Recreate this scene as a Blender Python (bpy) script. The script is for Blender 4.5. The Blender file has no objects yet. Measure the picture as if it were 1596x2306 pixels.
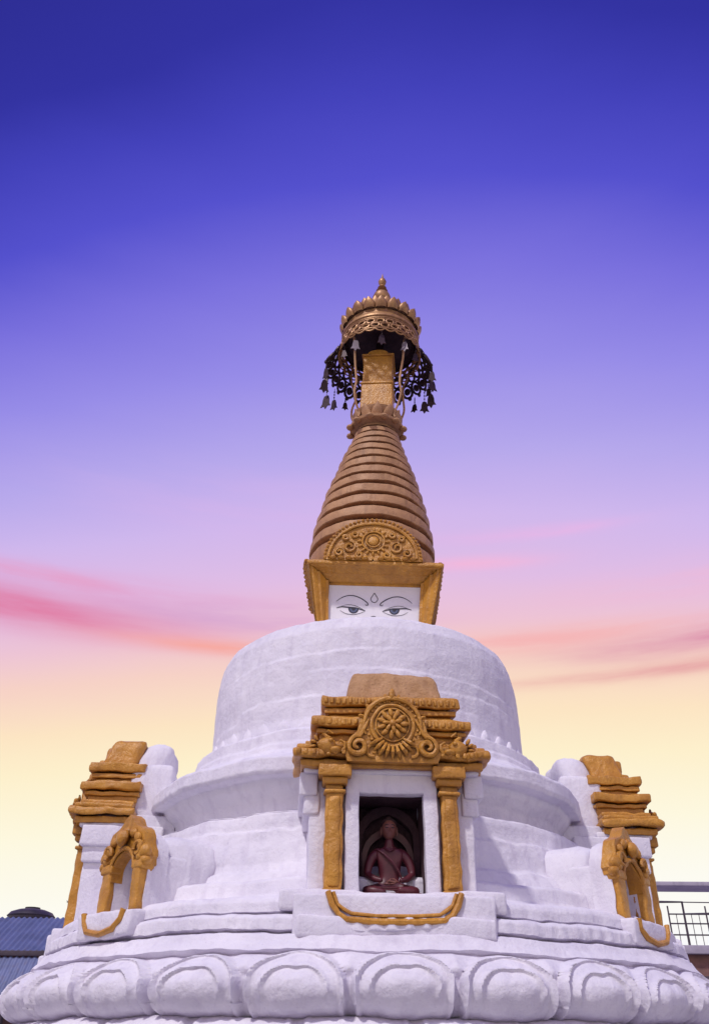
import bpy, bmesh, math, random
from mathutils import Vector, Matrix, noise
random.seed(7)
pi=math.pi; sin=math.sin; cos=math.cos
S=bpy.context.scene
def lin(r,g,b):
    f=lambda c:(c/255/12.92) if c/255<=.04045 else ((c/255+.055)/1.055)**2.4
    return (f(r),f(g),f(b),1)
# ------------------------------------------------------------ materials
def mat(name,c1,c2,rough=.7,metal=0,nscale=4,bump=.2,bscale=30,bdist=.02,streak=0,c3=None,spots=0,ao=0,spec=.5):
    m=bpy.data.materials.new(name); m.use_nodes=True
    nt=m.node_tree; N=nt.nodes; L=nt.links
    p=N['Principled BSDF']; tc=N.new('ShaderNodeTexCoord')
    n1=N.new('ShaderNodeTexNoise'); n1.inputs['Scale'].default_value=nscale; n1.inputs['Detail'].default_value=8; n1.inputs['Roughness'].default_value=.65
    L.new(tc.outputs['Object'],n1.inputs['Vector'])
    r=N.new('ShaderNodeValToRGB'); r.color_ramp.elements[0].position=.36; r.color_ramp.elements[1].position=.62
    r.color_ramp.elements[0].color=(*c2,1); r.color_ramp.elements[1].color=(*c1,1)
    L.new(n1.outputs['Fac'],r.inputs['Fac']); col=r.outputs['Color']
    def mix(fac,a,b):
        x=N.new('ShaderNodeMix'); x.data_type='RGBA'; L.new(fac,x.inputs['Factor']); L.new(a,x.inputs['A'])
        if isinstance(b,tuple): x.inputs['B'].default_value=(*b,1)
        else: L.new(b,x.inputs['B'])
        return x.outputs['Result']
    def ramp(fac,a,b):
        x=N.new('ShaderNodeMapRange'); x.inputs['From Min'].default_value=a; x.inputs['From Max'].default_value=b; L.new(fac,x.inputs['Value']); return x.outputs['Result']
    def mul(a,k):
        x=N.new('ShaderNodeMath'); x.operation='MULTIPLY'; L.new(a,x.inputs[0]); x.inputs[1].default_value=k; return x.outputs[0]
    if streak and c3:
        mp=N.new('ShaderNodeMapping'); mp.inputs['Scale'].default_value=(5,5,.7); L.new(tc.outputs['Object'],mp.inputs['Vector'])
        n2=N.new('ShaderNodeTexNoise'); n2.inputs['Scale'].default_value=2.2; n2.inputs['Detail'].default_value=6; L.new(mp.outputs['Vector'],n2.inputs['Vector'])
        col=mix(mul(ramp(n2.outputs['Fac'],.52,.75),streak),col,c3)
    if spots and c3:
        n3=N.new('ShaderNodeTexNoise'); n3.inputs['Scale'].default_value=45; n3.inputs['Detail'].default_value=3; L.new(tc.outputs['Object'],n3.inputs['Vector'])
        col=mix(mul(ramp(n3.outputs['Fac'],.66,.74),spots),col,c3)
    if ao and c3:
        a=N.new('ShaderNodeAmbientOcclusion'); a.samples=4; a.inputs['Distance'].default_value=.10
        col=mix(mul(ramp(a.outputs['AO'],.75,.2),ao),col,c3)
    L.new(col,p.inputs['Base Color'])
    p.inputs['Roughness'].default_value=rough; p.inputs['Metallic'].default_value=metal; p.inputs['Specular IOR Level'].default_value=spec
    nb=N.new('ShaderNodeTexNoise'); nb.inputs['Scale'].default_value=bscale; nb.inputs['Detail'].default_value=7; nb.inputs['Roughness'].default_value=.6
    L.new(tc.outputs['Object'],nb.inputs['Vector'])
    bp=N.new('ShaderNodeBump'); bp.inputs['Strength'].default_value=bump; bp.inputs['Distance'].default_value=bdist
    L.new(nb.outputs['Fac'],bp.inputs['Height']); L.new(bp.outputs['Normal'],p.inputs['Normal'])
    return m
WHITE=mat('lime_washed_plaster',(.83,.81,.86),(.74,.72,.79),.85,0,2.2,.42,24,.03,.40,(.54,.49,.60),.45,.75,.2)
WHITE2=mat('white_face_paint',(.85,.84,.87),(.80,.79,.83),.6,0,3,.12,20,.02)
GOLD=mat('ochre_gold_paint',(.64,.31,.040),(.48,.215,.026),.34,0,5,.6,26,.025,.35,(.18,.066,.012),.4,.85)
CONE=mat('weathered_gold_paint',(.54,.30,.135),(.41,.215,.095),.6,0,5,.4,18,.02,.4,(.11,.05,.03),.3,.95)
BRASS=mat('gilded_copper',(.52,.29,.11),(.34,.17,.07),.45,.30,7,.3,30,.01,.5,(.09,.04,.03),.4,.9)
DARK=mat('tarnished_bronze',(.055,.026,.030),(.025,.012,.016),.5,.4,8,.2,30,.01)
SILV=mat('tarnished_silver_leaf',(.26,.22,.24),(.16,.13,.14),.55,.3,8,.2,30,.01)
NICHE=mat('dark_niche_plaster',(.065,.026,.034),(.035,.014,.020),.85,0,5,.6,16,.03)  # dark maroon-brown lining for the inside of the niche
RED=mat('dark_red_statue_paint',(.12,.020,.030),(.07,.012,.020),.45,0,6,.2,30,.01)
SKINP=mat('bronze_statue_face',(.24,.095,.07),(.16,.055,.05),.4,0,6,.1,30,.01)
HAIR=mat('dark_statue_hair',(.05,.018,.022),(.03,.012,.016),.6,0,6,.1,30,.01)
INK=mat('dark_eye_paint',(.03,.03,.045),(.02,.02,.03),.5,0,5,.05,20,.01)
BLUEI=mat('blue_grey_iris_paint',(.10,.13,.22),(.08,.10,.18),.5,0,5,.05,20,.01)
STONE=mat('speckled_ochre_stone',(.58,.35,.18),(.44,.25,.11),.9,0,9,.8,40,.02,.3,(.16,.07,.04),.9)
# ------------------------------------------------------------ builder
class B:
    def __init__(s): s.v=[];s.f=[];s.mi=[];s.mats=[]
    def add(s,vs,fs,m):
        if m not in s.mats: s.mats.append(m)
        k=s.mats.index(m); o=len(s.v)
        s.v+= [Vector(p) for p in vs]; s.f+=[tuple(i+o for i in f) for f in fs]; s.mi+=[k]*len(fs)
    def rbox(s,x0,x1,y0,y1,z0,z1,m,r=.015,step=.09,fn=None,wob=0,ws=5):
        r=min(r,(x1-x0)*.45,(y1-y0)*.45,(z1-z0)*.45)
        def ax(a,b):
            n=max(1,math.ceil((b-a-2*r)/step))
            return [a,a+.35*r]+[a+r+(b-a-2*r)*i/n for i in range(n+1)]+[b-.35*r,b]
        A=[ax(x0,x1),ax(y0,y1),ax(z0,z1)]; idx={}; vs=[]; fs=[]
        lo=Vector((x0+r,y0+r,z0+r)); hi=Vector((x1-r,y1-r,z1-r))
        def vid(t):
            if t in idx: return idx[t]
            p=Vector((A[0][t[0]],A[1][t[1]],A[2][t[2]]))
            c=Vector([min(max(p[i],lo[i]),hi[i]) for i in range(3)])
            d=p-c
            if d.length>1e-9: p=c+d.normalized()*r
            if wob: p=p+noise.noise_vector(p*ws+Vector((x0,0,z0)))*wob
            if fn: p=fn(p)
            idx[t]=len(vs); vs.append(p); return idx[t]
        for a in range(3):
            b=(a+1)%3;c=(a+2)%3
            for e in (0,len(A[a])-1):
                for i in range(len(A[b])-1):
                    for j in range(len(A[c])-1):
                        q=[]
                        for di,dj in ((0,0),(1,0),(1,1),(0,1)):
                            t=[0,0,0];t[a]=e;t[b]=i+di;t[c]=j+dj;q.append(vid(tuple(t)))
                        fs.append(tuple(q) if e else tuple(reversed(q)))
        s.add(vs,fs,m)
    def tube(s,pts,r,m,n=8,closed=False):
        pts=[Vector(p) for p in pts]; N=len(pts)
        rs=r if isinstance(r,(list,tuple)) else [r]*N
        vs=[];fs=[]; prev=None
        for i,p in enumerate(pts):
            a=pts[(i-1)%N] if (closed or i>0) else p; b=pts[(i+1)%N] if (closed or i<N-1) else p
            t=(b-a).normalized()
            if prev is None:
                u=t.cross(Vector((0,1,0)))
                if u.length<.1: u=t.cross(Vector((1,0,0)))
            else: u=prev-t*prev.dot(t)
            u.normalize(); prev=u; w=t.cross(u)
            for k in range(n):
                an=2*pi*k/n; vs.append(p+(u*cos(an)+w*sin(an))*rs[i])
        M=N if closed else N-1
        for i in range(M):
            for k in range(n):
                j=(i+1)%N; fs.append((i*n+k,i*n+(k+1)%n,j*n+(k+1)%n,j*n+k))
        if not closed:
            fs.append(tuple(reversed(range(n)))); fs.append(tuple((N-1)*n+k for k in range(n)))
        s.add(vs,fs,m)
    def ell(s,c,r,m,seg=14,rings=9,rot=None):
        c=Vector(c); vs=[];fs=[]
        if not isinstance(r,(list,tuple)): r=(r,r,r)
        for i in range(rings+1):
            ph=pi*i/rings
            for k in range(seg):
                th=2*pi*k/seg; p=Vector((r[0]*sin(ph)*cos(th),r[1]*sin(ph)*sin(th),r[2]*cos(ph)))
                if rot: p=rot@p
                vs.append(c+p)
        for i in range(rings):
            for k in range(seg):
                fs.append((i*seg+k,(i+1)*seg+k,(i+1)*seg+(k+1)%seg,i*seg+(k+1)%seg))
        s.add(vs,fs,m)
    def lathe(s,prof,seg,m,step=None,disp=None,wob=0,ws=2,cx=0,cy=0,fine=0):
        P=[]
        for i in range(len(prof)-1):
            (r0,z0),(r1,z1)=prof[i],prof[i+1]; L=math.hypot(r1-r0,z1-z0)
            n=max(1,math.ceil(L/step)) if step else 1
            for k in range(n): P.append((r0+(r1-r0)*k/n,z0+(z1-z0)*k/n))
        P.append(prof[-1]); vs=[];fs=[]
        for (r,z) in P:
            for k in range(seg):
                th=2*pi*k/seg; R=r; Z=z
                if disp:
                    R+=disp(th,z,r)
                p=Vector((R*sin(th),-R*cos(th),Z))
                if wob:
                    p=p+noise.noise_vector(p*ws)*wob+noise.noise_vector(p*ws*4)*wob*.35
                    if fine: p=p+noise.noise_vector(p*9)*fine+noise.noise_vector(p*19)*fine*.5
                vs.append(p+Vector((cx,cy,0)))
        for i in range(len(P)-1):
            for k in range(seg):
                fs.append((i*seg+k,i*seg+(k+1)%seg,(i+1)*seg+(k+1)%seg,(i+1)*seg+k))
        s.add(vs,fs,m)
    def prism(s,out,y0,y1,m,cen=None):
        n=len(out); vs=[(x,y0,z) for x,z in out]+[(x,y1,z) for x,z in out]
        c=cen or (sum(p[0] for p in out)/n,sum(p[1] for p in out)/n)
        vs+=[(c[0],y0,c[1]),(c[0],y1,c[1])]; fs=[]
        for i in range(n):
            j=(i+1)%n; fs+=[(i,j,n+j,n+i),(2*n,j,i),(2*n+1,n+i,n+j)]
        s.add(vs,fs,m)
    def aring(s,outer,inner,y0,y1,m):
        n=len(outer); vs=[]
        for o,i in zip(outer,inner): vs+=[(o[0],y0,o[1]),(i[0],y0,i[1]),(i[0],y1,i[1]),(o[0],y1,o[1])]
        fs=[]
        for k in range(n-1):
            for a in range(4):
                b=(a+1)%4; fs.append((k*4+a,k*4+b,k*4+4+b,k*4+4+a))
        fs+=[(0,1,2,3),tuple((n-1)*4+a for a in (3,2,1,0))]
        s.add(vs,fs,m)
    def ribbon(s,pts,ws,y,m):
        vs=[];fs=[];N=len(pts)
        for i,(x,z) in enumerate(pts):
            a=pts[max(0,i-1)];b=pts[min(N-1,i+1)]; d=Vector((b[0]-a[0],b[1]-a[1]));d.normalize()
            w=ws[i] if isinstance(ws,list) else ws
            vs+=[(x-d.y*w/2,y,z+d.x*w/2),(x+d.y*w/2,y,z-d.x*w/2)]
        for i in range(N-1): fs.append((2*i,2*i+1,2*i+3,2*i+2))
        s.add(vs,fs,m)
    def petal(s,az,R,z0,z1,W,m,bulge=.04,lean=0,thick=.02,tip=1.6):
        nu,nv=8,8; vs=[];fs=[]
        for layer in (0,1):
            for j in range(nv+1):
                v=j/nv; w=W/2*max(.02,(1-v**tip*1.0))*(0.85+.15*min(1,v*4)) if v<1 else .001
                for i in range(nu+1):
                    u=-1+2*i/nu
                    rr=R+lean*v*v+bulge*math.sqrt(max(0,1-u*u))*sin(pi*min(1,v*.8+.15))-(thick if layer else 0)
                    a=az+u*w/R
                    vs.append((rr*sin(a),-rr*cos(a),z0+(z1-z0)*v))
        o=(nu+1)*(nv+1)
        for j in range(nv):
            for i in range(nu):
                a=j*(nu+1)+i; fs.append((a,a+1,a+nu+2,a+nu+1)); fs.append((o+a,o+a+nu+1,o+a+nu+2,o+a+1))
        for j in range(nv):
            a=j*(nu+1); b=a+nu
            fs.append((a,a+nu+1,o+a+nu+1,o+a)); fs.append((b,o+b,o+b+nu+1,b+nu+1))
        s.add(vs,fs,m)
    def obj(s,name,parent=None,rot=0,wob=0,ws=8,angle=40,recalc=True,me=None):
        if me is None:
            vs=s.v
            if wob: vs=[p+noise.noise_vector(p*ws)*wob for p in vs]
            me=bpy.data.meshes.new(name); me.from_pydata([tuple(p) for p in vs],[],s.f)
            for m in s.mats: me.materials.append(m)
            me.polygons.foreach_set('material_index',s.mi); me.update()
            if recalc:
                bm=bmesh.new(); bm.from_mesh(me); bmesh.ops.recalc_face_normals(bm,faces=bm.faces); bm.to_mesh(me); bm.free()
            me.polygons.foreach_set('use_smooth',[True]*len(me.polygons))
            me.set_sharp_from_angle(angle=math.radians(angle))
        o=bpy.data.objects.new(name,me); S.collection.objects.link(o)
        if parent:
            o.parent=parent
            if parent.name=='spire_axis': o.location.z=-3.5
        o.rotation_euler[2]=rot; return o
def empty(name,loc=(0,0,0)):
    e=bpy.data.objects.new(name,None); e.location=loc; S.collection.objects.link(e); return e
def sm(a,b,x):
    t=min(1,max(0,(x-a)/(b-a))); return t*t*(3-2*t)
stupa=empty('buddhist_stupa',(0,0,1.6))
upper=empty('spire_axis',(0,0,3.5)); upper.parent=stupa; upper.rotation_euler[1]=math.radians(2.0)
ROT=math.radians(4)
# ------------------------------------------------------------ dome
def azd(th):
    a=math.degrees(th); return a-360 if a>180 else a
lines=[(4.03,-75,80,.055,.3),(3.58,-55,10,.022,.8),(3.42,-20,75,.018,-.5),(3.12,-48,-14,.034,.4),(3.22,20,80,.016,.6),(2.98,-85,-50,.014,.2),(3.05,-10,40,.010,-.3)]
def domed(th,z,r):
    a=azd(th); d=0
    for h0,a0,a1,amp,sl in lines:
        w=sm(a0,a0+1.5,a)*(1-sm(a1-1.5,a1,a))
        hh=h0+sl*.0012*(a-a0)+.035*noise.noise(Vector((a*.06,h0*3,0)))+.014*noise.noise(Vector((a*.3,h0*7,1)))+.008*noise.noise(Vector((a*1.1,h0*7,1)))
        k=sm(-.008,.008,z-hh); d-=amp*w*k*(1-sm(0,.42,z-hh)*.8)*(.65+.7*noise.noise(Vector((a*.12,h0*5,9))))
    return d
b=B()
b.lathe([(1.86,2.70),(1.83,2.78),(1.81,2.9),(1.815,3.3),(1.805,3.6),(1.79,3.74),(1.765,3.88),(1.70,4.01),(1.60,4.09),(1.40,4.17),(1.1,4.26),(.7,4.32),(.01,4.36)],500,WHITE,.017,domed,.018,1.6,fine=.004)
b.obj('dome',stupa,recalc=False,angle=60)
b=B()
for k in range(46):
    a=2*pi*(k+.5)/46; b.petal(a,1.80,2.69,2.91+random.uniform(-.012,.012),.26,WHITE,.050,.02,.08,2.2)
b.obj('dome_foot_petals',stupa,wob=.012)
# drum + cornice
def drumd(th,z,r):
    a=azd(th); d=0
    if 1.2<z<1.86:
        for h0,a0,a1,amp in ((1.72,-60,-12,.04),(1.34,-45,-16,.04),(1.66,20,60,.03),(1.38,15,45,.04),(1.27,-70,-30,.03)):
            w=sm(a0,a0+1.5,a)*(1-sm(a1-1.5,a1,a)); hh=h0+.03*noise.noise(Vector((a*.15,h0*3,0)))+.016*noise.noise(Vector((a*.6,h0*3,5)))
            d-=amp*w*sm(-.008,.008,z-hh)*(1-sm(0,.25,z-hh))
    if .78<z<.90 and r>3.12:
        d+=.045*(abs(sin(th*80))-.4)*sm(.785,.81,z)*(1-sm(.875,.895,z))*max(0,.5+.9*noise.noise(Vector((a*.07,0,3))))
    return d
b=B()
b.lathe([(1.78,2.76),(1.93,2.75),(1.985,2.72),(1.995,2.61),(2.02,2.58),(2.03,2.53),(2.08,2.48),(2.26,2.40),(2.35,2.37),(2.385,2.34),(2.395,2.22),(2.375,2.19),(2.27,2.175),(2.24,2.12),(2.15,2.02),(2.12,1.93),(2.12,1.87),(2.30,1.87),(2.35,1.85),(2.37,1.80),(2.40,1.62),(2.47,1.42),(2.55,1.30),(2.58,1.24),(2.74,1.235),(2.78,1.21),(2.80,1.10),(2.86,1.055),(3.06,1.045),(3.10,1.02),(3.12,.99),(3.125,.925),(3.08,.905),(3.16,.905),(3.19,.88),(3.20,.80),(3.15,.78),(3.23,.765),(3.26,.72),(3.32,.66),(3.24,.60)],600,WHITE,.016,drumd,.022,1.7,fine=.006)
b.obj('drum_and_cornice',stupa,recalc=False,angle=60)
# lotus courses
def lotus(b,n,zb,zt,R0,R1,flip=False,ph=0.0,amp=1):
    sg=44; seg=n*sg; rows=60; vs=[];fs=[]
    for j in range(rows+1):
        t=j/rows
        v=1-t if flip else t
        base=R0+(R1-R0)*max(0,sin(pi*t**.85))**.62; z=zb+(zt-zb)*t
        for k in range(seg):
            c=k//sg
            u=2*(k%sg)/sg-1
            jit=.06*noise.noise(Vector((c*1.7,3.3,1)))
            ap=1+.25*noise.noise(Vector((c*2.3,7.3,1)))
            d=0
            if v>.48: q=math.sqrt(u*u+((v-.48)/.50)**2*.88)/.955
            else: q=abs(u)/(.955-.06*(1-v/.48)**2)
            q*=1+jit*(v>.2)
            s=1-q
            d+=.060*sm(-.015,.06,s)+.026*math.exp(-((s-.075)/.040)**2)-.010*math.exp(-((s-.17)/.05)**2)
            if v>.40: q2=math.sqrt(u*u+((v-.40)/.37)**2*.40)/.63
            else: q2=abs(u)/(.63-.10*(1-v/.40))
            q2+=.10*max(0,1-abs(u)*4.5)*(1 if v>.40 else 0)
            s2=1-q2
            d+=(.030*math.exp(-((s2)/.07)**2)*sm(.05,.45,v)+.024*sm(0,.6,s2))*ap
            if s<0:
                q3=(1-abs(u))*3.0; d+=.045*max(0,1-q3)*sm(.55,.75,v)*(1-sm(.9,1,v))
            R=base+d*amp*sin(pi*min(1,max(0,t*.9+.08)))**.3
            th=2*pi*k/seg+ph; p=Vector((R*sin(th),-R*cos(th),z))
            p=p+noise.noise_vector(p*2.2)*.018+noise.noise_vector(p*9)*.006+noise.noise_vector(p*20)*.003
            vs.append(p)
    for j in range(rows):
        for k in range(seg):
            fs.append((j*seg+k,(j+1)*seg+k,(j+1)*seg+(k+1)%seg,j*seg+(k+1)%seg))
    b.add(vs,fs,WHITE)
b=B(); lotus(b,29,.235,.655,3.23,3.415,ph=math.radians(-8.0-12.414/2),amp=1.4)
b.obj('upper_lotus_course',stupa,recalc=False,angle=70)
b=B(); lotus(b,27,-.16,.25,3.28,3.50,flip=True,ph=.1)
b.lathe([(3.30,-.14),(3.60,-.17),(3.62,-.30),(3.58,-.34),(3.58,-.95),(3.66,-1.0),(3.80,-1.04),(3.82,-1.2),(3.95,-1.24),(3.95,-1.62)],200,WHITE,.1,None,.02,1.5)
b.obj('lower_lotus_and_plinth',stupa,recalc=False,angle=60)
# ------------------------------------------------------------ big niche
def arch(hw,z0,zs,n=20,sy=1.0,mod=None,pt=0):
    pts=[(-hw,z0+(zs-z0)*i/4) for i in range(4)]
    for i in range(n+1):
        a=pi-pi*i/n; k=1+(mod(a) if mod else 0); pk=pt*math.exp(-((a-pi/2)/.25)**2)
        pts.append((hw*cos(a)*k,zs+hw*sy*sin(a)*k+pk))
    pts+=[(hw,zs-(zs-z0)*i/4) for i in range(1,5)]
    return pts
def big_niche(TOP):
    b=B()
    W=dict(m=WHITE,r=.020,wob=.010,ws=3)
    for sg in (-1,1):
        def bx(x0,x1,*a,**k):
            if sg<0: x0,x1=-x1,-x0
            b.rbox(x0,x1,*a,**k)
        bx(.265,.665,-2.93,-2.05,1.02,2.0,**W)
        bx(.262,.375,-3.0,-2.88,1.05,1.90,m=WHITE,r=.012,wob=.004)
        bx(.60,.755,-2.98,-2.15,1.80,1.985,**W)
        bx(.58,.715,-2.95,-2.2,1.66,1.85,**W)
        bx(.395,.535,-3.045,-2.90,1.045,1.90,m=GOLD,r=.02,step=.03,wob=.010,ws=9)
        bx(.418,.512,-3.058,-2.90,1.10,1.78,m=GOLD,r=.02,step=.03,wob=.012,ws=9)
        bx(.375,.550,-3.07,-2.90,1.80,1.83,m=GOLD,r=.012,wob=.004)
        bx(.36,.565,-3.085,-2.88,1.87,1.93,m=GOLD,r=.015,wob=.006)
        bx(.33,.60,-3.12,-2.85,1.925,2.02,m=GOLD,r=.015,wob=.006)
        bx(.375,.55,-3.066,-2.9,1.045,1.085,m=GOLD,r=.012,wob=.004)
    b.rbox(-.37,.37,-3.0,-2.3,1.82,1.985,**W)
    b.rbox(-.665,.665,-2.9,-2.05,1.95,2.1,**W)
    b.rbox(-.76,.76,-3.14,-2.5,.74,1.045,m=WHITE,r=.025,wob=.016,ws=4)
    b.rbox(-.74,.74,-3.185,-2.5,.74,.89,m=WHITE,r=.025,wob=.016,ws=4)
    b.rbox(-.86,.86,-3.08,-2.4,.93,1.085,m=WHITE,r=.03,wob=.010,ws=4,fn=lambda p:p if abs(p.x)>.3 or p.z<1.0 else p-Vector((0,0,.02)))
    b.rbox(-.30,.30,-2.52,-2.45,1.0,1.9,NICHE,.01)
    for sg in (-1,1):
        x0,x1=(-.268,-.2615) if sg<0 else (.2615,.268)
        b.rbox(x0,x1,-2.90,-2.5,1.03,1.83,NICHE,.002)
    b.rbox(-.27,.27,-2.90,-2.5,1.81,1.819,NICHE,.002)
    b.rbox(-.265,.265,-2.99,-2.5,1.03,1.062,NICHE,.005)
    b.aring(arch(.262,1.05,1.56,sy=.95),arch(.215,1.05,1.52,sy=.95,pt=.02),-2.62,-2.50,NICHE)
    for k,(o,r) in enumerate(((0,.024),(.038,.014))):
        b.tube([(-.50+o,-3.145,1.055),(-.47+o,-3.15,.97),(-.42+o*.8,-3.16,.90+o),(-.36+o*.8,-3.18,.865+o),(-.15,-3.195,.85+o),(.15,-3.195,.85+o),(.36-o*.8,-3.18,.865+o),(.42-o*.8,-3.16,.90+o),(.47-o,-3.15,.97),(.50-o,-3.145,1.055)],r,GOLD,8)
    G=dict(m=GOLD,step=.04,ws=8)
    b.rbox(-.72,.72,-3.02,-2.42,1.97,2.03,r=.02,m=WHITE,wob=.008)
    def rag(a):
        return lambda p:p+Vector((0,0,a*noise.noise(Vector((p.x*5,p.y*3,p.z*2)))))
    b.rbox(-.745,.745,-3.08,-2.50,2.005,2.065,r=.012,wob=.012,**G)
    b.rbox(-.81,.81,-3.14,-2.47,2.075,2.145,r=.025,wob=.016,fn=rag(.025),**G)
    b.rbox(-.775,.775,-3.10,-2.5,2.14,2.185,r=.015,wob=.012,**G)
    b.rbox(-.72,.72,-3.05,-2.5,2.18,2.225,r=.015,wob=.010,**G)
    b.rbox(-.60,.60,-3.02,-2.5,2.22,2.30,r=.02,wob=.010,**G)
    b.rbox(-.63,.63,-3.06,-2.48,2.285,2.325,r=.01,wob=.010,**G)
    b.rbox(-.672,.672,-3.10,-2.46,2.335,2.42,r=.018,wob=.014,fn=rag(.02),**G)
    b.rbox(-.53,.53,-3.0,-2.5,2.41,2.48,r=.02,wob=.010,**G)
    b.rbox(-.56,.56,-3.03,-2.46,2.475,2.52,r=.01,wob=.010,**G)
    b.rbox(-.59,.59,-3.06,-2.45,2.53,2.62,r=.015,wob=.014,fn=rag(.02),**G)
    for (xa,xb,w_,pi_,y0,y1,z0,z1) in ((-.57,.56,.036,.052,-3.078,-3.03,2.545,2.60),(-.65,.63,.040,.056,-3.116,-3.07,2.345,2.40),(-.79,.76,.045,.062,-3.158,-3.10,2.085,2.135)):
        x=xa
        while x<xb:
            dz=.02*noise.noise(Vector((x*5,y0*3,z0*2))); b.rbox(x,x+w_*random.uniform(.8,1.05),y0+random.uniform(-.004,.006),y1,z0+dz,z1+dz,GOLD,.014,.05); x+=pi_
    def topfn(p):
        t=(p.z-2.6)/.32; return Vector((p.x*(1-.10*t)+.04,p.y+.10*t,p.z+.02*noise.noise(Vector((p.x*4,0,2)))))
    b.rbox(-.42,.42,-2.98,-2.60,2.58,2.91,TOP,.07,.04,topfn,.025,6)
    if TOP is GOLD:
        b.rbox(-.36,.36,-3.02,-2.62,2.60,2.70,GOLD,.03,.05,None,.015,6)
        b.rbox(-.30,.30,-2.97,-2.62,2.70,2.86,GOLD,.04,.05,None,.02,6)
    b.rbox(-.40,.40,-2.66,-2.26,2.3,2.90,WHITE,.16,.05,topfn,.02,4)
    b.rbox(-.56,.56,-2.60,-2.15,1.9,2.62,WHITE,.06,.08,None,.02,4)
    YF=-3.15
    plate=[(-.37,2.03),(-.40,2.12),(-.36,2.22),(-.29,2.28),(-.265,2.38),(-.20,2.47),(-.10,2.53),(-.05,2.57),(0,2.66),(.05,2.57),(.10,2.53),(.20,2.47),(.265,2.38),(.29,2.28),(.36,2.22),(.40,2.12),(.37,2.03)]
    b.prism(plate,-3.15,-2.95,GOLD,(0,2.25))
    cz=2.335
    ring=lambda R,n=36,c=(0,cz),y=YF,sx=1:[(c[0]+sx*R*cos(2*pi*i/n),y,c[1]+R*sin(2*pi*i/n)) for i in range(n)]
    b.ell((0,YF+.01,cz),(.155,.030,.15),GOLD)
    b.tube(ring(.175),.018,GOLD,8,True)
    for i in range(30):
        a=2*pi*i/30; b.ell((.212*cos(a),YF-.0,cz+.205*sin(a)),.013,GOLD,8,6)
    b.tube([(.19*1.25*cos(a),YF-.01,cz+.235*sin(a)) for a in [math.radians(-20+220*i/24) for i in range(25)]],[.01+.012*sin(pi*i/24) for i in range(25)],GOLD,8)
    # carved open lotus with beaded stamens
    for (rad,num,ln,wd,off) in ((.092,11,.042,.020,0),(.050,7,.036,.018,.4)):
        for i in range(num):
            a=2*pi*(i+off)/num
            b.ell((rad*cos(a),YF-.028-(.01 if rad<.06 else 0),cz+.01+rad*sin(a)),(ln,.018,wd),GOLD,10,7,Matrix.Rotation(-a,3,'Y'))
    b.ell((0,YF-.045,cz+.01),(.030,.02,.030),GOLD,10,8)
    b.tube(ring(.138,40,(0,cz+.005),YF-.012),.008,GOLD,6,True)
    for i in range(9):
        a=math.radians(-90+(i-4)*15)
        b.tube([(.10*cos(a),YF-.01,2.27+.10*sin(a)),(.17*cos(a),YF-.04,2.27+.17*sin(a)),(.225*cos(a),YF-.01,2.27+.215*sin(a))],[.010,.017,.006],GOLD,7)
    for sg in (-1,1):
        sp=[]
        for i in range(34):
            t=i/33; a=math.radians(100-560*t); R=.085*(1-.80*t)
            sp.append((sg*(.285+R*cos(a)),YF-.02-.02*t,2.15+R*sin(a)))
        sp=[(sg*.20,YF-.01,2.38),(sg*.23,YF-.015,2.31),(sg*.25,YF-.02,2.265)]+sp
        b.tube(sp,[.011+.013*sin(pi*min(1,(i+2)/38)) for i in range(len(sp))],GOLD,8)
        b.tube([(sg*(.16+.05*cos(a)),YF-.01,2.12+.05*sin(a)) for a in [math.radians(200-300*i/12) for i in range(13)]],.013,GOLD,7)
        for (px,pz,s0,an) in ((.05,2.565,.05,.2),(.12,2.53,.045,.6),(.19,2.485,.04,.9),(.25,2.41,.035,1.2)):
            b.ell((sg*px,YF+.01,pz),(s0*.45,.03,s0),GOLD,8,6,Matrix.Rotation(sg*an,3,'Y'))
        mx=.54
        b.ell((sg*mx,-3.12,2.16),(.080,.06,.070),GOLD,14,9)
        b.ell((sg*(mx-.07),-3.14,2.125),(.055,.045,.030),GOLD,12,8)
        b.ell((sg*(mx-.03),-3.175,2.19),.020,GOLD,8,6)
        b.tube([(sg*(mx-.12),-3.14,2.11),(sg*(mx-.15),-3.15,2.14),(sg*(mx-.145),-3.15,2.18),(sg*(mx-.11),-3.15,2.20),(sg*(mx-.10),-3.15,2.18)],[.018,.016,.013,.010,.006],GOLD,8)
        for i in range(5):
            a=math.radians(60-i*35); b.ell((sg*(mx+.06+.055*cos(a)),-3.12,2.16+.070*sin(a)),(.032,.028,.016),GOLD,8,6,Matrix.Rotation(-sg*a,3,'Y'))
        b.tube([(sg*(mx-.02),-3.12,2.22),(sg*(mx+.03),-3.12,2.26),(sg*(mx-.01),-3.12,2.29),(sg*(mx-.05),-3.12,2.265)],[.022,.018,.014,.008],GOLD,8)
    b.ell((0,YF-.01,2.60),(.028,.03,.05),GOLD,8,8)
    return b
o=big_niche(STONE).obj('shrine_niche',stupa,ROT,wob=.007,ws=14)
g=big_niche(GOLD).obj('shrine_niche',stupa,ROT+pi/2,wob=.007,ws=14)
g.scale[2]=1.09; g.location.z=-.145
for i in (2,3):
    q=b.obj('shrine_niche',stupa,ROT+i*pi/2,me=g.data); q.scale[2]=1.09; q.location.z=-.145
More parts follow.
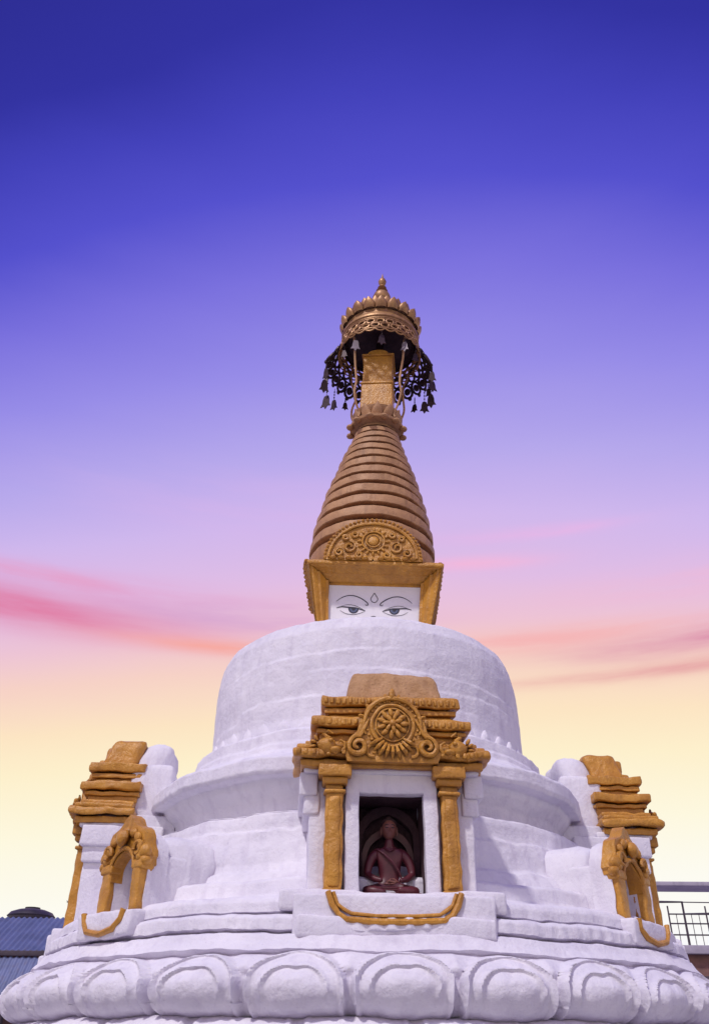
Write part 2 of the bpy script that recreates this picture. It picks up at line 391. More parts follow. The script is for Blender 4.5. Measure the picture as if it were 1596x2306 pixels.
# ------------------------------------------------------------ small niches
b=B()
b.aring(arch(.29,1.03,1.44,sy=.95),arch(.155,1.03,1.38,sy=1.1),-3.0,-2.80,WHITE)
def vault(p):
    t=max(0,p.y+2.8); return Vector((p.x*(1+.35*t),p.y,p.z))
b.rbox(-.285,.285,-2.84,-2.1,1.0,1.715,WHITE,.24,.05,vault,.012,4)
b.rbox(-.28,.28,-2.84,-2.1,1.0,1.5,WHITE,.03,.05,vault,.010,4)
b.rbox(-.36,.36,-3.17,-2.5,.84,1.040,WHITE,.03,.08,None,.012,4)
for sg in (-1,1):
    x0,x1=(.16,.28) if sg>0 else (-.28,-.16)
    b.rbox(x0,x1,-3.065,-2.95,1.03,1.42,GOLD,.025,.04,None,.014,9)
    b.rbox(x0-.015,x1+.02,-3.075,-2.95,1.36,1.44,GOLD,.02,.04,None,.01,9)
    b.ell((sg*.27,-3.04,1.50),(.07,.05,.06),GOLD); b.ell((sg*.29,-3.03,1.43),(.05,.05,.05),GOLD)
    b.tube([(sg*(.21+.05*cos(a)),-3.08,1.53+.05*sin(a)) for a in [math.radians(200-300*i/12) for i in range(13)]],.018,GOLD,7)
b.aring(arch(.30,1.40,1.46,sy=1.02,mod=lambda a:.05*cos(8*a),pt=.05),arch(.15,1.30,1.36,sy=.95,pt=.03),-3.05,-2.93,GOLD)
for i in range(9):
    a=pi*i/8; b.ell((.24*cos(a),-3.055,1.46+.225*sin(a)),(.045,.035,.045),GOLD,10,7)
b.tube([(.17*cos(pi*i/16),-3.06,1.38+.17*sin(pi*i/16)) for i in range(17)],.018,GOLD,8)
b.ell((0,-3.09,1.63),(.07,.045,.07),GOLD)
b.tube([(-.27,-3.172,1.045),(-.255,-3.178,.97),(-.18,-3.182,.90),(0,-3.187,.875),(.18,-3.182,.90),(.255,-3.178,.97),(.27,-3.172,1.045)],.024,GOLD,8)
o=b.obj('corner_niche',stupa,ROT+pi/4,wob=.014,ws=9)
cn=[o]
for i in (1,2,3): cn.append(b.obj('corner_niche',stupa,ROT+pi/4+i*pi/2,me=o.data))
for i,q in enumerate(cn):
    a=q.rotation_euler[2]; k=.04 if i==0 else .09; q.location=(k*sin(a),-k*cos(a),-.045)
# ------------------------------------------------------------ harmika
HR=math.radians(-.5)
b=B()
def side_pt(k,u,d,z):
    return Matrix.Rotation(k*pi/2,3,'Z')@Vector((u,-d,z))
zt=5.17; zb=4.15
prof=[(0,0),(.10,.0),(.12,.06),(.34,.07),(.36,.15),(.74,.09),(.78,.17),(1,.0)]
def outer(z): return .69+(.825-.69)*((z-4.40)/(zt-4.40))
for k in range(4):
    vs=[];fs=[]; n=len(prof)
    for (t,off) in prof:
        hw_t=outer(zt)*(1-t)+.572*t; hw_b=outer(zb)*(1-t)+.572*t
        ztt=zt*(1-t)+5.01*t
        dt=hw_t-off*.30; db=hw_b-off*.30
        vs+=[side_pt(k,-hw_b,db,zb),side_pt(k,-hw_t,dt,ztt),side_pt(k,hw_t,dt,ztt),side_pt(k,hw_b,db,zb)]
    for i in range(n-1):
        for j in range(3): fs.append((i*4+j,i*4+j+1,i*4+4+j+1,i*4+4+j))
    b.add(vs,fs,GOLD)
    b.add([side_pt(k,-.575,.570,zb),side_pt(k,.575,.570,zb),side_pt(k,.575,.570,5.015),side_pt(k,-.575,.570,5.015)],[(0,1,2,3)],WHITE2)
b.rbox(-.85,.85,-.85,.85,5.165,5.215,GOLD,.012,.05,None,.010,7)
b.rbox(-.80,.80,-.80,.80,5.21,5.25,GOLD,.012,.1,None,.004,5)
o=b.obj('harmika',upper,HR,recalc=False,angle=30); o.location.x=.06
b=B()
for k in range(4):
    t=B()
    t.aring(arch(.61,5.22,5.24,24,.92,mod=lambda a:.012*cos(30*a)),arch(.01,5.22,5.23,24,.9),-.86,-.74,GOLD)
    t.tube([(.55*cos(a),-.87,5.25+.50*sin(a)) for a in [pi*i/30 for i in range(31)]],.018,GOLD,8)
    for i in range(34):
        a=pi*i/33; t.ell((.60*cos(a),-.85,5.25+.565*sin(a)),(.025,.03,.025),GOLD,7,5)
    c=5.49
    t.tube([(.14*cos(2*pi*i/24),-.87,c+.14*sin(2*pi*i/24)) for i in range(24)],.014,GOLD,7,True)
    t.tube([(.09*cos(2*pi*i/24),-.885,c+.09*sin(2*pi*i/24)) for i in range(24)],.010,GOLD,7,True)
    t.ell((0,-.87,c),(.075,.03,.075),GOLD)
    for i in range(16):
        a=2*pi*i/16; t.ell((.175*cos(a),-.865,c+.175*sin(a)),(.036,.02,.017),GOLD,8,6,Matrix.Rotation(-a,3,'Y'))
    for sg in (-1,1):
        for (cx,cz2,R,st_,dirn) in ((.30,5.40,.085,90,1),(.42,5.32,.06,120,-1),(.24,5.58,.05,60,1),(.17,5.29,.05,90,-1),(.36,5.53,.045,30,1)):
            sp=[]
            for i in range(24):
                q=i/23; a=math.radians(st_+dirn*480*q); r=R*(1-.75*q); sp.append((sg*(cx+r*cos(a)),-.87-.01*q,cz2+r*sin(a)))
            t.tube(sp,[.010+.010*sin(pi*i/23) for i in range(24)],GOLD,6)
        for i in range(5): t.ell((sg*(.10+i*.10),-.87,5.245),(.045,.03,.02),GOLD,8,6)
    R3=Matrix.Rotation(k*pi/2,3,'Z')
    kz=1 if k%2==0 else .42
    b.add([R3@Vector((v.x*(1 if k%2==0 else 1.15),v.y,5.22+(v.z-5.22)*kz)) for v in t.v],t.f,GOLD)
o=b.obj('crescent_plaques',upper,HR,wob=.005,ws=12); o.location.x=.03
# painted face
b=B(); Y=-.574
def pu(x): return (x-843)*.00548
def pz(y): return 5.01-(y-1320)*.0060
def bez(P,n=24):
    out=[]
    m=len(P)-1
    for i in range(m):
        p0=P[max(0,i-1)];p1=P[i];p2=P[i+1];p3=P[min(m,i+2)]
        for k in range(n//m+1):
            t=k/(n//m+1)
            out.append(tuple(.5*((2*p1[c])+(-p0[c]+p2[c])*t+(2*p0[c]-5*p1[c]+4*p2[c]-p3[c])*t*t+(-p0[c]+3*p1[c]-3*p2[c]+p3[c])*t**3) for c in (0,1)))
    out.append(P[-1]); return out
def st(P,w,m=INK,y=Y,mirror=False,taper=True):
    q=[((pu(x) if not mirror else -pu(x)),pz(yy)) for x,yy in bez(P,40)]
    n=len(q); ws=[w*(.25+.75*sin(pi*min(.999,max(.001,i/(n-1))))**.6) if taper else w for i in range(n)]
    b.ribbon(q,ws,y,m)
for mr in (False,True):
    st([(757,1358),(767,1350),(782,1344),(798,1344),(812,1349),(822,1355),(828,1360),(829,1364),(825,1365),(823,1362)],.013,mirror=mr)
    st([(768,1369),(782,1365),(797,1366),(811,1371),(821,1376)],.006,mirror=mr)
    st([(758,1373),(770,1370),(788,1371),(803,1372),(814,1375),(824,1378)],.017,mirror=mr)
    st([(766,1378),(779,1385),(797,1387),(811,1384),(823,1379)],.007,mirror=mr)
    cx,cy=797,1372.5
    pts=[]
    for i in range(17):
        a=pi*i/16; pts.append((cx-12*cos(a),cy+12*sin(a)))
    sgn=-1 if mr else 1
    vs=[(sgn*pu(x),Y+.001,pz(y)) for x,y in pts]; b.add(vs,[tuple(range(len(vs)))],INK)
    vs=[(sgn*pu(cx+(x-cx)*.75),Y-.001,pz(cy+1+(y-cy)*.75)) for x,y in pts]; b.add(vs,[tuple(range(len(vs)))],BLUEI)
    vs=[(sgn*pu(cx+(x-cx)*.35),Y-.0025,pz(cy+1+(y-cy)*.4)) for x,y in pts]; b.add(vs,[tuple(range(len(vs)))],INK)
st([(843,1336),(838,1344),(835,1350),(838,1356),(843,1358),(848,1356),(851,1350),(848,1344),(843,1336)],.009,taper=False)
st([(833,1396),(838,1391),(845,1390),(850,1394),(848,1400),(842,1402)],.010)
o=b.obj('painted_eyes',upper,HR,recalc=False); o.location.x=.06
# ------------------------------------------------------------ spire rings
keys=[(5.27,.80),(5.45,.845),(5.83,.850),(6.0,.825),(6.30,.760),(6.75,.650),(7.14,.530),(7.62,.372),(7.93,.268)]
def Rz(z):
    for i in range(len(keys)-1):
        if z<=keys[i+1][0]:
            t=(z-keys[i][0])/(keys[i+1][0]-keys[i][0]); return keys[i][1]+(keys[i+1][1]-keys[i][1])*t
    return keys[-1][1]
P=[(.70,5.24),(.79,5.25),(.84,5.42),(.85,5.50),(.85,5.60),(.76,5.61)]
nr=13; z=5.62; tot=7.93-5.62; hs=[1.0-.040*i for i in range(nr)]; k=tot/sum(hs)
for i in range(nr):
    h=hs[i]*k; r=Rz(z+h*.5); dgr=.05+.10*r
    P+=[(r-dgr,z),(r-dgr,z+h*.33),(r-.006,z+h*.35),(r+.004,z+h*.39),(r+.002,z+h*.88),(r-.008,z+h*.95),(r-dgr,z+h*.985)]
    z+=h
P+=[(.22,7.94),(.22,8.0)]
b=B(); b.lathe(P,160,CONE,None,None,.014,3)
b.obj('thirteen_ring_spire',upper,recalc=False,angle=35)
b=B()
b.lathe([(.22,7.86),(.30,7.90),(.40,7.93),(.41,7.97),(.33,8.0),(.30,8.05),(.36,8.12),(.38,8.17),(.30,8.20),(.01,8.2)],64,CONE)
for i in range(12):
    b.petal(2*pi*i/12,.31,8.0,8.22,.19,CONE,.05,.07,.03,2.2)
    a=2*pi*(i+.5)/12; b.ell((.41*sin(a),-.41*cos(a),7.92),(.06,.06,.04),CONE,10,7)
b.obj('spire_lotus_collar',upper,wob=.006)
b=B()
b.rbox(-.235,.235,-.235,.235,8.12,8.70,GOLD,.015,.1,lambda p:Vector((p.x*(1.06-.06*(p.z-8.12)/.58),p.y*(1.06-.06*(p.z-8.12)/.58),p.z)),.006,5)
b.rbox(-.25,.25,-.25,.25,8.69,8.735,GOLD,.015,.1)
b.rbox(-.225,.225,-.225,.225,8.73,9.28,GOLD,.012,.1,None,.006,5)
b.rbox(-.25,.25,-.25,.25,9.27,9.31,GOLD,.012,.1)
for k in range(4):
    R3=Matrix.Rotation(k*pi/2,3,'Z'); t=B(); t.aring(arch(.16,9.3,9.31,12,.55),arch(.01,9.3,9.3,12,.5),-.235,-.16,GOLD); b.add([R3@v for v in t.v],t.f,GOLD)
b.lathe([(.2,9.3),(.19,9.4),(.12,9.5),(.06,9.55),(.06,10.0)],32,DARK)
b.obj('spire_post',upper,math.radians(-5))
# ------------------------------------------------------------ canopy
b=B()
b.lathe([(.02,9.74),(.50,9.70),(.56,9.62)],64,DARK)
b.lathe([(.585,9.60),(.60,9.72),(.60,9.76),(.625,9.78),(.625,9.82),(.60,9.85),(.575,9.90),(.575,9.98),(.60,10.02),(.61,10.05),(.55,10.08),(.42,10.14),(.40,10.2),(.32,10.26),(.2,10.34),(.16,10.42),(.01,10.45)],96,BRASS)
b.lathe([(.55,9.62),(.57,9.72)],96,DARK)
for i in range(20):
    b.petal(2*pi*i/20,.60,9.97,10.17,.20,BRASS,.055,.06,.03,3)
    b.petal(2*pi*(i+.5)/20,.57,10.04,10.24,.18,BRASS,.03,.03,.03,2.6)
for i in range(13):
    b.petal(2*pi*i/13,.38,10.15,10.35,.19,BRASS,.04,.03,.03,2.6)
b.lathe([(.16,10.38),(.20,10.44),(.17,10.50),(.09,10.54),(.12,10.58),(.08,10.62),(.07,10.66),(.13,10.72),(.155,10.80),(.13,10.88),(.08,10.92),(.06,10.95),(.10,10.97),(.07,11.0),(.045,11.03),(.075,11.05),(.05,11.08),(.035,11.12),(.06,11.16),(.068,11.21),(.05,11.26),(.02,11.30),(.012,11.36),(.001,11.42)],40,BRASS)
def skp(a,t): R=.605+.045*t; return Vector((R*sin(a),-R*cos(a),9.74-.30*t-.0))
for t in (0,.12,.9): b.tube([skp(2*pi*i/96,t) for i in range(96)],.012,BRASS,6,True)
n=26
for i in range(n):
    a0=2*pi*i/n
    for (tc,rr,off) in ((.32,.062,0),(.66,.062,.5)):
        a=a0+off*2*pi/n
        b.tube([skp(a+rr*1.0*cos(q)/.62,tc+rr*2.6*sin(q)) for q in [2*pi*j/12 for j in range(12)]],.017,BRASS,5,True)
    b.tube([skp(a0+(j/8-.5)*2*pi/n,.95+.16*sin(pi*j/8)) for j in range(9)],.012,BRASS,5)
    b.ell(skp(a0,.5),.026,BRASS,6,5)
b.obj('crowned_canopy',upper,recalc=True)
b=B()
def fp(a,t): R=.64+.20*t; return Vector((R*sin(a),-R*cos(a),9.52-.36*t))
a0,a1=math.radians(72),math.radians(288)
def arc(t,r): b.tube([fp(a0+(a1-a0)*i/70,t) for i in range(71)],r,DARK,6)
arc(0,.020); arc(.45,.014)
n=17
for i in range(n):
    a=a0+(a1-a0)*(i+.5)/n; da=(a1-a0)/n
    for (tc,ra,rt) in ((.22,.40,.17),(.70,.46,.26)):
        b.tube([fp(a+da*ra*cos(q),tc+rt*sin(q)) for q in [2*pi*j/14 for j in range(14)]],.022,DARK,5,True)
    b.tube([fp(a+da*.22*cos(q),.70+.12*sin(q)) for q in [2*pi*j/10 for j in range(10)]],.016,DARK,5,True)
    b.ell(fp(a,.70),(.03,.03,.04),DARK,6,5)
    b.ell(fp(a,1.0),(.03,.03,.04),DARK,8,6)
b.obj('hanging_filigree',upper,wob=.03,ws=3)
def leaf(b,p,s,m,yaw,L,flare=0):
    b.tube([p,(p[0],p[1],p[2]-L)],.005,DARK,5)
    for i in range(3): b.ell((p[0],p[1],p[2]-L*(.3+.25*i)),.014,DARK,6,5)
    q=Vector((p[0],p[1],p[2]-L)); R3=Matrix.Rotation(yaw,3,'Z')@Matrix.Rotation(flare,3,'X')
    out=[(0,0),(.16,-.05),(.24,-.35),(.26,-.70),(.38,-.98),(.15,-.93),(0,-1.2),(-.15,-.93),(-.38,-.98),(-.26,-.70),(-.24,-.35),(-.16,-.05)]
    n=len(out); vs=[]
    for y in (-.006,.006): vs+=[q+R3@Vector((x*s,y,z*s)) for x,z in out]
    fs=[tuple(range(n)),tuple(reversed(range(n,2*n)))]+[(i,(i+1)%n,n+(i+1)%n,n+i) for i in range(n)]
    b.add(vs,fs,m)
b=B()
for (ad,t,L,s) in ((-78,1,.14,.17),(-88,1,.24,.21),(-104,1,.36,.24),(-122,1,.24,.18),(-95,1,.10,.15),(80,1,.12,.17),(90,1,.18,.20),(101,1,.32,.22),(118,1,.27,.20),(135,1,.16,.16),(-140,1,.12,.14),(108,1,.1,.15)):
    a=math.radians(ad); a=a if a>0 else a+2*pi
    leaf(b,fp(a,t),s,DARK,random.uniform(-.6,.6),L,random.uniform(-.1,.1))
for (ad,s,m) in ((-38,.19,SILV),(3,.18,DARK),(40,.17,SILV),(70,.15,DARK),(-66,.14,DARK)):
    a=math.radians(ad); leaf(b,(.60*sin(a),-.60*cos(a),9.46),s,m,random.uniform(-.3,.3),.10)
b.obj('hanging_leaf_bells',upper)
b=B()
for (ad,k) in ((-48,1),(46,1),(-132,1.1),(130,1.1)):
    a=math.radians(ad); P=[(.56,9.62),(.55,9.4),(.50,9.15),(.46,8.9),(.48,8.65),(.47,8.45),(.40,8.25),(.36,8.1),(.40,8.0)]
    P=[( (r+.03*sin(z*9+ad))*sin(a)*k,-(r)*cos(a)*k,z) for r,z in P]
    pts=[]
    for i in range(len(P)-1):
        p0=Vector(P[max(0,i-1)]);p1=Vector(P[i]);p2=Vector(P[i+1]);p3=Vector(P[min(len(P)-1,i+2)])
        for j in range(5):
            t=j/5; pts.append(.5*((2*p1)+(p2-p0)*t+(2*p0-5*p1+4*p2-p3)*t*t+(3*p1-p0-3*p2+p3)*t**3))
    pts.append(Vector(P[-1])); b.tube(pts,.017,CONE,8)
b.obj('canopy_support_rods',upper)
# ------------------------------------------------------------ Buddha statue
bud=empty('buddha_statue',Matrix.Rotation(ROT,3,'Z')@Vector((0,-2.74,1.6+1.06))); bud.rotation_euler[2]=ROT
def skin(name,joints,edges,m,parent,sub=2):
    me=bpy.data.meshes.new(name); me.from_pydata([j[0] for j in joints],edges,[]); me.materials.append(m)
    o=bpy.data.objects.new(name,me); S.collection.objects.link(o); o.parent=parent
    md=o.modifiers.new('s','SKIN')
    for i,j in enumerate(joints):
        sv=me.skin_vertices[0].data[i]; r=j[1]; sv.radius=(r,r) if not isinstance(r,tuple) else r; sv.use_root=(i==0)
    md.use_smooth_shade=True
    s2=o.modifiers.new('d','SUBSURF'); s2.levels=sub; s2.render_levels=sub
    return o
J=[((0,.02,.085),(.085,.07)),((0,.02,.16),(.088,.064)),((0,.015,.25),(.102,.066)),((0,.015,.330),(.112,.060)),((0,.01,.385),(.055,.048)),((0,0,.43),(.036,.036)),((0,-.005,.47),(.035,.035))]
E=[(i,i+1) for i in range(6)]
for sg in (-1,1):
    k=len(J)
    J+=[((sg*.100,.015,.345),.048),((sg*.143,.01,.320),.045),((sg*.172,-.005,.25),.037),((sg*.180,-.02,.18),.032),((sg*.125,-.085,.140),.026),((sg*.065,-.125,.125),.018)]
    E+=[(3,k)]+[(k+i,k+i+1) for i in range(5)]
    k=len(J)
    J+=[((sg*.075,-.01,.065),.055),((sg*.15,-.06,.055),.050),((sg*.205,-.10,.045),.044),((sg*.14,-.15,.045),.036),((sg*.04,-.165,.04+.012*sg),.028)]
    E+=[(0,k)]+[(k+i,k+i+1) for i in range(4)]
skin('seated_body',J,E,RED,bud)
b=B()
vs=[];fs=[];n1,n2=28,20
for i in range(n2+1):
    ph=pi*i/n2
    for k in range(n1):
        th=2*pi*k/n1; x=sin(ph)*sin(th); y=-sin(ph)*cos(th); z=cos(ph)
        X=x*.062*(1-.14*max(0,-z)); Y2=y*.066; Z=z*.082
        if y<0:
            Y2-=.016*math.exp(-(x/.16)**2-((z+.12)/.22)**2)
            Y2+=.008*(math.exp(-((abs(x)-.36)/.17)**2-((z-.08)/.10)**2))
            Y2-=.006*math.exp(-(x/.28)**2-((z+.48)/.07)**2)
            Y2-=.004*math.exp(-(x/.25)**2-((z+.80)/.12)**2)
            Y2-=.004*math.exp(-((abs(x)-.36)/.2)**2-((z-.24)/.06)**2)
        vs.append((X,Y2-.010,.530+Z))
for i in range(n2):
    for k in range(n1): fs.append((i*n1+k,(i+1)*n1+k,(i+1)*n1+(k+1)%n1,i*n1+(k+1)%n1))
b.add(vs,fs,SKINP)
for sg in (-1,1):
    b.ell((sg*.064,0,.520),(.009,.014,.036),SKINP,10,8)
    b.tube([(sg*.012,-.072,.540),(sg*.023,-.074,.536),(sg*.036,-.066,.540)],.003,INK,5)
    b.tube([(sg*.010,-.075,.557),(sg*.024,-.074,.563),(sg*.040,-.062,.555)],.0025,INK,5)
b.ell((0,.012,.572),(.064,.064,.050),HAIR,20,12); b.ell((0,.014,.622),(.028,.028,.022),HAIR,14,9)
for r in range(4):
    for k in range(20):
        a=2*pi*k/20+r*.15; ph=.30+r*.30
        if cos(a)<-.2 and r==3: continue
        b.ell((.064*sin(ph)*sin(a),.012+.064*sin(ph)*cos(a),.572+.050*cos(ph)),.008,HAIR,6,5)
b.obj('head',bud)
b=B()
b.tube([(-.105,-.03,.375),(-.045,-.064,.33),(.02,-.074,.27),(.07,-.068,.20),(.09,-.055,.15)],.008,RED,7)
b.tube([(.05,-.02,.39),(.03,-.05,.37),(0,-.062,.358),(-.03,-.05,.37),(-.05,-.02,.39)],.006,RED,7)
for i,(w_,z,y) in enumerate(((.19,.085,-.13),(.15,.10,-.12))):
    b.tube([(-w_,y+.03,z-.02),(-w_*.5,y-.03,z-.03),(0,y-.045,z-.035),(w_*.5,y-.03,z-.03),(w_,y+.03,z-.02)],.007,RED,6)
for sg,zz in ((-1,.098),(1,.114)):
    b.ell((sg*.028,-.135,zz),(.032,.022,.010),SKINP,12,8)
    for i in range(4):
        y=-.152+i*.011; L=(.034,.040,.038,.030)[i]
        b.tube([(sg*.006,y,zz),(-sg*.014,y-.003,zz+.002),(-sg*L,y-.002,zz+.007)],[.006,.0055,.0035],SKINP,6)
    b.tube([(sg*.040,-.145,zz+.004),(sg*.024,-.152,zz+.016),(sg*.004,-.153,.135)],[.007,.006,.004],SKINP,6)
b.obj('hands_and_robe_folds',bud)
b=B()
b.rbox(-.235,.235,-.20,.12,0,.028,RED,.012,.05,None,.004)
b.aring(arch(.215,.02,.34,sy=1.05,pt=.02),arch(.175,.02,.33,sy=1.0,pt=.02),.14,.17,RED)
b.obj('throne_and_halo',bud)
# ------------------------------------------------------------ surroundings
GR=mat('paved_ground',(.27,.25,.28),(.20,.18,.21),.9,0,.6,.4,6,.03)
BR=mat('old_brick',(.24,.12,.10),(.16,.09,.08),.9,0,3,.6,12,.03)
CONC=mat('grey_concrete',(.46,.42,.50),(.36,.33,.40),.85,0,2,.4,14,.02,.3,(.25,.22,.28))
TIN=mat('blue_tin_sheet',(.14,.17,.33),(.10,.125,.24),.55,.1,2,.1,12,.02,.4,(.16,.12,.14))
BLK=mat('black_plastic',(.045,.035,.05),(.03,.025,.035),.5,0,4,.1,12,.02)
IRON=mat('dark_painted_iron',(.09,.07,.09),(.06,.045,.06),.5,.3,4,.1,12,.02)
me=bpy.data.meshes.new('ground'); me.from_pydata([(-900,-900,0),(900,-900,0),(900,900,0),(-900,900,0)],[],[(0,1,2,3)]); me.materials.append(GR)
o=bpy.data.objects.new('ground',me); S.collection.objects.link(o)
h=empty('tin_roofed_house',(-8.4,15,0.6))
b=B()
b.rbox(-7,-.35,.6,5,-.6,3.35,BR,.01,.8)
b.rbox(-7.1,-.3,.5,5.2,3.3,3.42,CONC,.01,1)
for i in range(4):
    xx=-1.0-i*1.6
    b.rbox(xx-.75,xx-.05,.57,.62,1.6,2.8,IRON,.01,1)
    b.rbox(xx-.69,xx-.11,.555,.59,1.66,2.74,BLK,.005,1)
b.obj('walls_and_windows',h)
b=B()
def sheet(x0,x1,y0,z0,y1,z1,pitch=.16):
    n=int((x1-x0)/pitch*6); vs=[];fs=[]
    for i in range(n+1):
        x=x0+(x1-x0)*i/n; o=.022*sin(2*pi*x/pitch)
        vs+=[(x,y0,z0+o),(x,y1,z1+o),(x,y0,z0+o-.012),(x,y1,z1+o-.012)]
    for i in range(n): fs+=[(4*i,4*i+4,4*i+5,4*i+1),(4*i+2,4*i+3,4*i+7,4*i+6),(4*i,4*i+2,4*i+6,4*i+4)]
    b.add(vs,fs,TIN)
sheet(-6.5,0,-.1,3.35,1.6,4.35); sheet(-6.8,-.15,-1.0,2.05,-.1,3.2)
b.rbox(-6.5,.02,-.16,-.10,3.22,3.34,IRON,.005,1)
b.rbox(-.02,.05,-.1,1.6,3.22,3.30,IRON,.005,1,lambda p:Vector((p.x,p.y,p.z+(p.y+.1)*.588)))
b.obj('tin_roof',h,recalc=False)
b=B()
for xx in (-.6,-2.2,-3.8): b.tube([(xx,-.9,-.6),(xx,-.9,2.15)],.05,IRON,8)
b.obj('posts',h)
t=empty('water_tank',(-9.9,17.4,4.85)); b=B()
b.lathe([(.01,.05),(.62,.05),(.66,.1),(.66,.20),(.69,.23),(.66,.26),(.60,.33),(.4,.40),(.22,.42),(.22,.47),(.01,.48)],40,BLK)
b.rbox(-.8,.8,-.8,.8,-1.0,.05,CONC,.01,.5)
b.obj('tank_body',t)
t=empty('roof_antenna',(-8.5,17.2,4.3)); b=B()
b.tube([(0,0,-.7),(0,0,1.3)],.018,IRON,6); b.tube([(-.35,0,1.15),(.35,0,1.25)],.012,IRON,6)
for i in range(5): b.tube([(-.3+i*.15,-.2,1.16+i*.02),(-.3+i*.15,.2,1.16+i*.02)],.008,IRON,5)
b.obj('mast',t)
t=empty('lightning_rod',(-5.35,14,0)); b=B(); b.tube([(0,0,0),(0,0,4),(0,0,8.2)],[.03,.024,.016],IRON,6); b.obj('rod',t)
h=empty('terrace_building',(8.0,15,0)); b=B()
b.rbox(.15,8,0,6,0,4.05,BR,.01,1); b.rbox(0,8.2,-.2,6.2,4.0,4.2,CONC,.01,1)
for i in range(4):
    b.rbox(.7+i*1.8,1.7+i*1.8,-.03,.03,2.2,3.5,IRON,.01,1); b.rbox(.78+i*1.8,1.62+i*1.8,-.045,0,2.28,3.42,BLK,.005,1)
b.rbox(-.4,8,1.5,2.6,5.92,6.03,CONC,.01,1)
for xx in (3.5,6.5): b.rbox(xx,xx+.12,1.7,1.82,4.2,5.93,CONC,.01,1)
b.obj('walls_and_canopy',h)
b=B()
for z in (4.45,4.72,4.95): b.tube([(.1,-.1,z),(8,-.1,z)],.018,IRON,6)
for i in range(40): b.tube([(.1+i*.2,-.1,4.2),(.1+i*.2,-.1,4.95 if i%5 else 5.15)],.010 if i%5 else .022,IRON,6)
b.tube([(-.1,.6,5.35),(.75,.6,5.35),(.75,.6,4.2)],.035,IRON,8); b.tube([(.75,.6,5.05),(8,.6,5.25)],.02,IRON,6); b.tube([(.3,.6,5.35),(8,.6,5.30)],.014,IRON,6)
b.obj('railing',h)
# ------------------------------------------------------------ sky / light
w=bpy.data.worlds.new('World'); S.world=w; w.use_nodes=True; nt=w.node_tree; N=nt.nodes; L=nt.links
bg=N['Background']; tc=N.new('ShaderNodeTexCoord'); sx=N.new('ShaderNodeSeparateXYZ')
nrm=N.new('ShaderNodeVectorMath'); nrm.operation='NORMALIZE'; L.new(tc.outputs['Generated'],nrm.inputs[0]); L.new(nrm.outputs[0],sx.inputs[0])
def M(op,a,b_=None,c=None):
    x=N.new('ShaderNodeMath'); x.operation=op
    for i,v in enumerate((a,b_,c)):
        if v is None: continue
        if isinstance(v,(int,float)): x.inputs[i].default_value=v
        else: L.new(v,x.inputs[i])
    return x.outputs[0]
X,Yy,Z=sx.outputs
zz=M('MULTIPLY',Z,M('ADD',M('MULTIPLY',M('MULTIPLY',X,X),.85),1.0))
wn=N.new('ShaderNodeTexNoise'); mp=N.new('ShaderNodeMapping'); mp.inputs['Scale'].default_value=(1.2,1.2,5); L.new(nrm.outputs[0],mp.inputs[0]); L.new(mp.outputs[0],wn.inputs['Vector']); wn.inputs['Scale'].default_value=1.6; wn.inputs['Detail'].default_value=5
nv=M('SUBTRACT',wn.outputs['Fac'],.5)
zin=M('ADD',M('ADD',zz,M('MULTIPLY',X,-.05)),M('MULTIPLY',nv,.04))
cr=N.new('ShaderNodeValToRGB'); L.new(zin,cr.inputs['Fac'])
stops=[(0,(244,242,250)),(.10,(250,249,249)),(.156,(252,250,240)),(.223,(253,247,222)),(.291,(253,239,203)),(.339,(252,228,194)),(.394,(246,209,197)),(.432,(237,196,212)),(.479,(224,189,228)),(.545,(207,183,236)),(.610,(181,167,235)),(.688,(151,140,231)),(.757,(122,112,221)),(.815,(84,80,205)),(.8626,(66,64,185)),(.901,(50,49,161)),(1.0,(38,37,134))]
e=cr.color_ramp.elements
while len(e)<len(stops): e.new(.5)
for i,(p,c) in enumerate(stops): e[i].position=p; e[i].color=lin(*c)
col=cr.outputs['Color']
az=M('ARCTAN2',X,Yy); wz=M('ADD',Z,M('MULTIPLY',nv,.022))
n2=N.new('ShaderNodeTexNoise'); mp2=N.new('ShaderNodeMapping'); mp2.inputs['Scale'].default_value=(3.5,3.5,34); L.new(nrm.outputs[0],mp2.inputs[0]); L.new(mp2.outputs[0],n2.inputs['Vector']); n2.inputs['Scale'].default_value=1.5; n2.inputs['Detail'].default_value=10; n2.inputs['Roughness'].default_value=.6
cl=N.new('ShaderNodeMapRange'); cl.inputs['From Min'].default_value=.38; cl.inputs['From Max'].default_value=.62; L.new(n2.outputs['Fac'],cl.inputs['Value'])
def cloud(col,a0,z0,wa,wz_,c,s,flat=.35):
    da=M('DIVIDE',M('SUBTRACT',az,math.radians(a0)),math.radians(wa)); dz=M('DIVIDE',M('SUBTRACT',wz,z0),wz_)
    g=M('EXPONENT',M('MULTIPLY',M('ADD',M('MULTIPLY',da,da),M('MULTIPLY',dz,dz)),-1))
    f=M('MULTIPLY',M('MULTIPLY',g,s),M('ADD',M('MULTIPLY',cl.outputs[0],1-flat),flat))
    x=N.new('ShaderNodeMix'); x.data_type='RGBA'; L.new(f,x.inputs['Factor']); L.new(col,x.inputs['A']); x.inputs['B'].default_value=lin(*c); return x.outputs['Result']
col=cloud(col,-27,.414,14,.020,(224,112,152),1.0,.7)
col=cloud(col,-24,.445,14,.014,(232,155,195),.8)
col=cloud(col,-9,.432,10,.014,(208,160,208),.8)
col=cloud(col,-10,.400,7,.008,(248,164,150),1.0,.6)
col=cloud(col,26,.385,11,.014,(218,142,170),1.0,.5)
col=cloud(col,24,.360,14,.008,(230,165,165),.9)
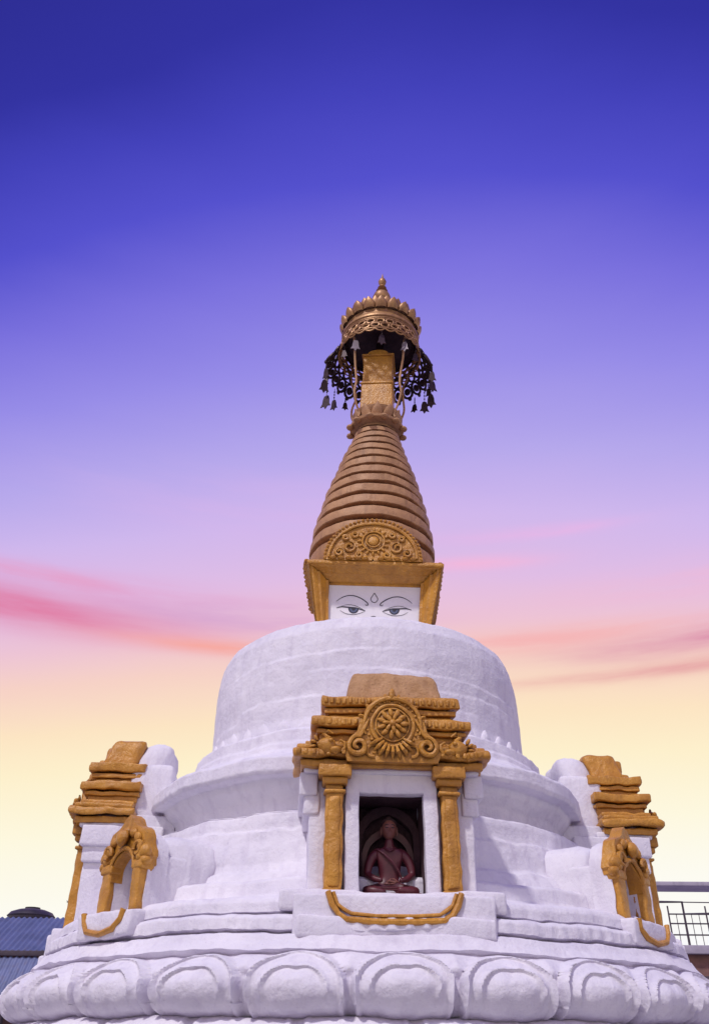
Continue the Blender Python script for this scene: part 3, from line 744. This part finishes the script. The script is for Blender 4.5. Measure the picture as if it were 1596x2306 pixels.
col=cloud(col,12,.405,12,.012,(246,172,172),.7)
col=cloud(col,12,.515,6,.006,(240,180,228),1.0)
col=cloud(col,8,.490,5,.007,(248,182,216),1.0,.6)
col=cloud(col,-8,.545,14,.03,(216,180,233),.5)
col=cloud(col,24,.445,12,.02,(240,185,212),.7)
sky=N.new('ShaderNodeTexSky'); sky.sky_type='NISHITA'; sky.sun_disc=False
SE=math.radians(55); SA=math.radians(-32)
sky.sun_elevation=SE; sky.sun_rotation=math.radians(180+32)
ad=N.new('ShaderNodeMix'); ad.data_type='RGBA'; ad.blend_type='ADD'; ad.inputs['Factor'].default_value=.002; L.new(col,ad.inputs['A']); L.new(sky.outputs[0],ad.inputs['B'])
L.new(ad.outputs['Result'],bg.inputs['Color']); bg.inputs['Strength'].default_value=1.0
sd=bpy.data.lights.new('sun','SUN'); sd.energy=2.2; sd.angle=math.radians(4); sd.color=(1,.94,.92)
so=bpy.data.objects.new('sun',sd); S.collection.objects.link(so)
d=Vector((cos(SE)*sin(SA),-cos(SE)*cos(SA),sin(SE))); so.rotation_euler=d.to_track_quat('Z','Y').to_euler()
# ------------------------------------------------------------ camera
yaw=math.radians(.95); pit=math.radians(33); ro=math.radians(.6)
Rt=Vector((cos(yaw),sin(yaw),0)); Fh=Vector((-sin(yaw),cos(yaw),0))
F=Fh*cos(pit)+Vector((0,0,sin(pit))); U=-Fh*sin(pit)+Vector((0,0,cos(pit)))
Rc=Rt*cos(ro)+U*sin(ro); Uc=U*cos(ro)-Rt*sin(ro)
cd=bpy.data.cameras.new('camera'); cd.sensor_fit='VERTICAL'; cd.sensor_height=24; cd.lens=24*1900/2306; cd.clip_end=3000
co=bpy.data.objects.new('camera',cd); S.collection.objects.link(co)
m=Matrix((( Rc.x,Uc.x,-F.x,0),(Rc.y,Uc.y,-F.y,-10),(Rc.z,Uc.z,-F.z,1.6),(0,0,0,1))); co.matrix_world=m
S.camera=co
S.view_settings.view_transform='Standard'; S.view_settings.look='None'; S.view_settings.exposure=0
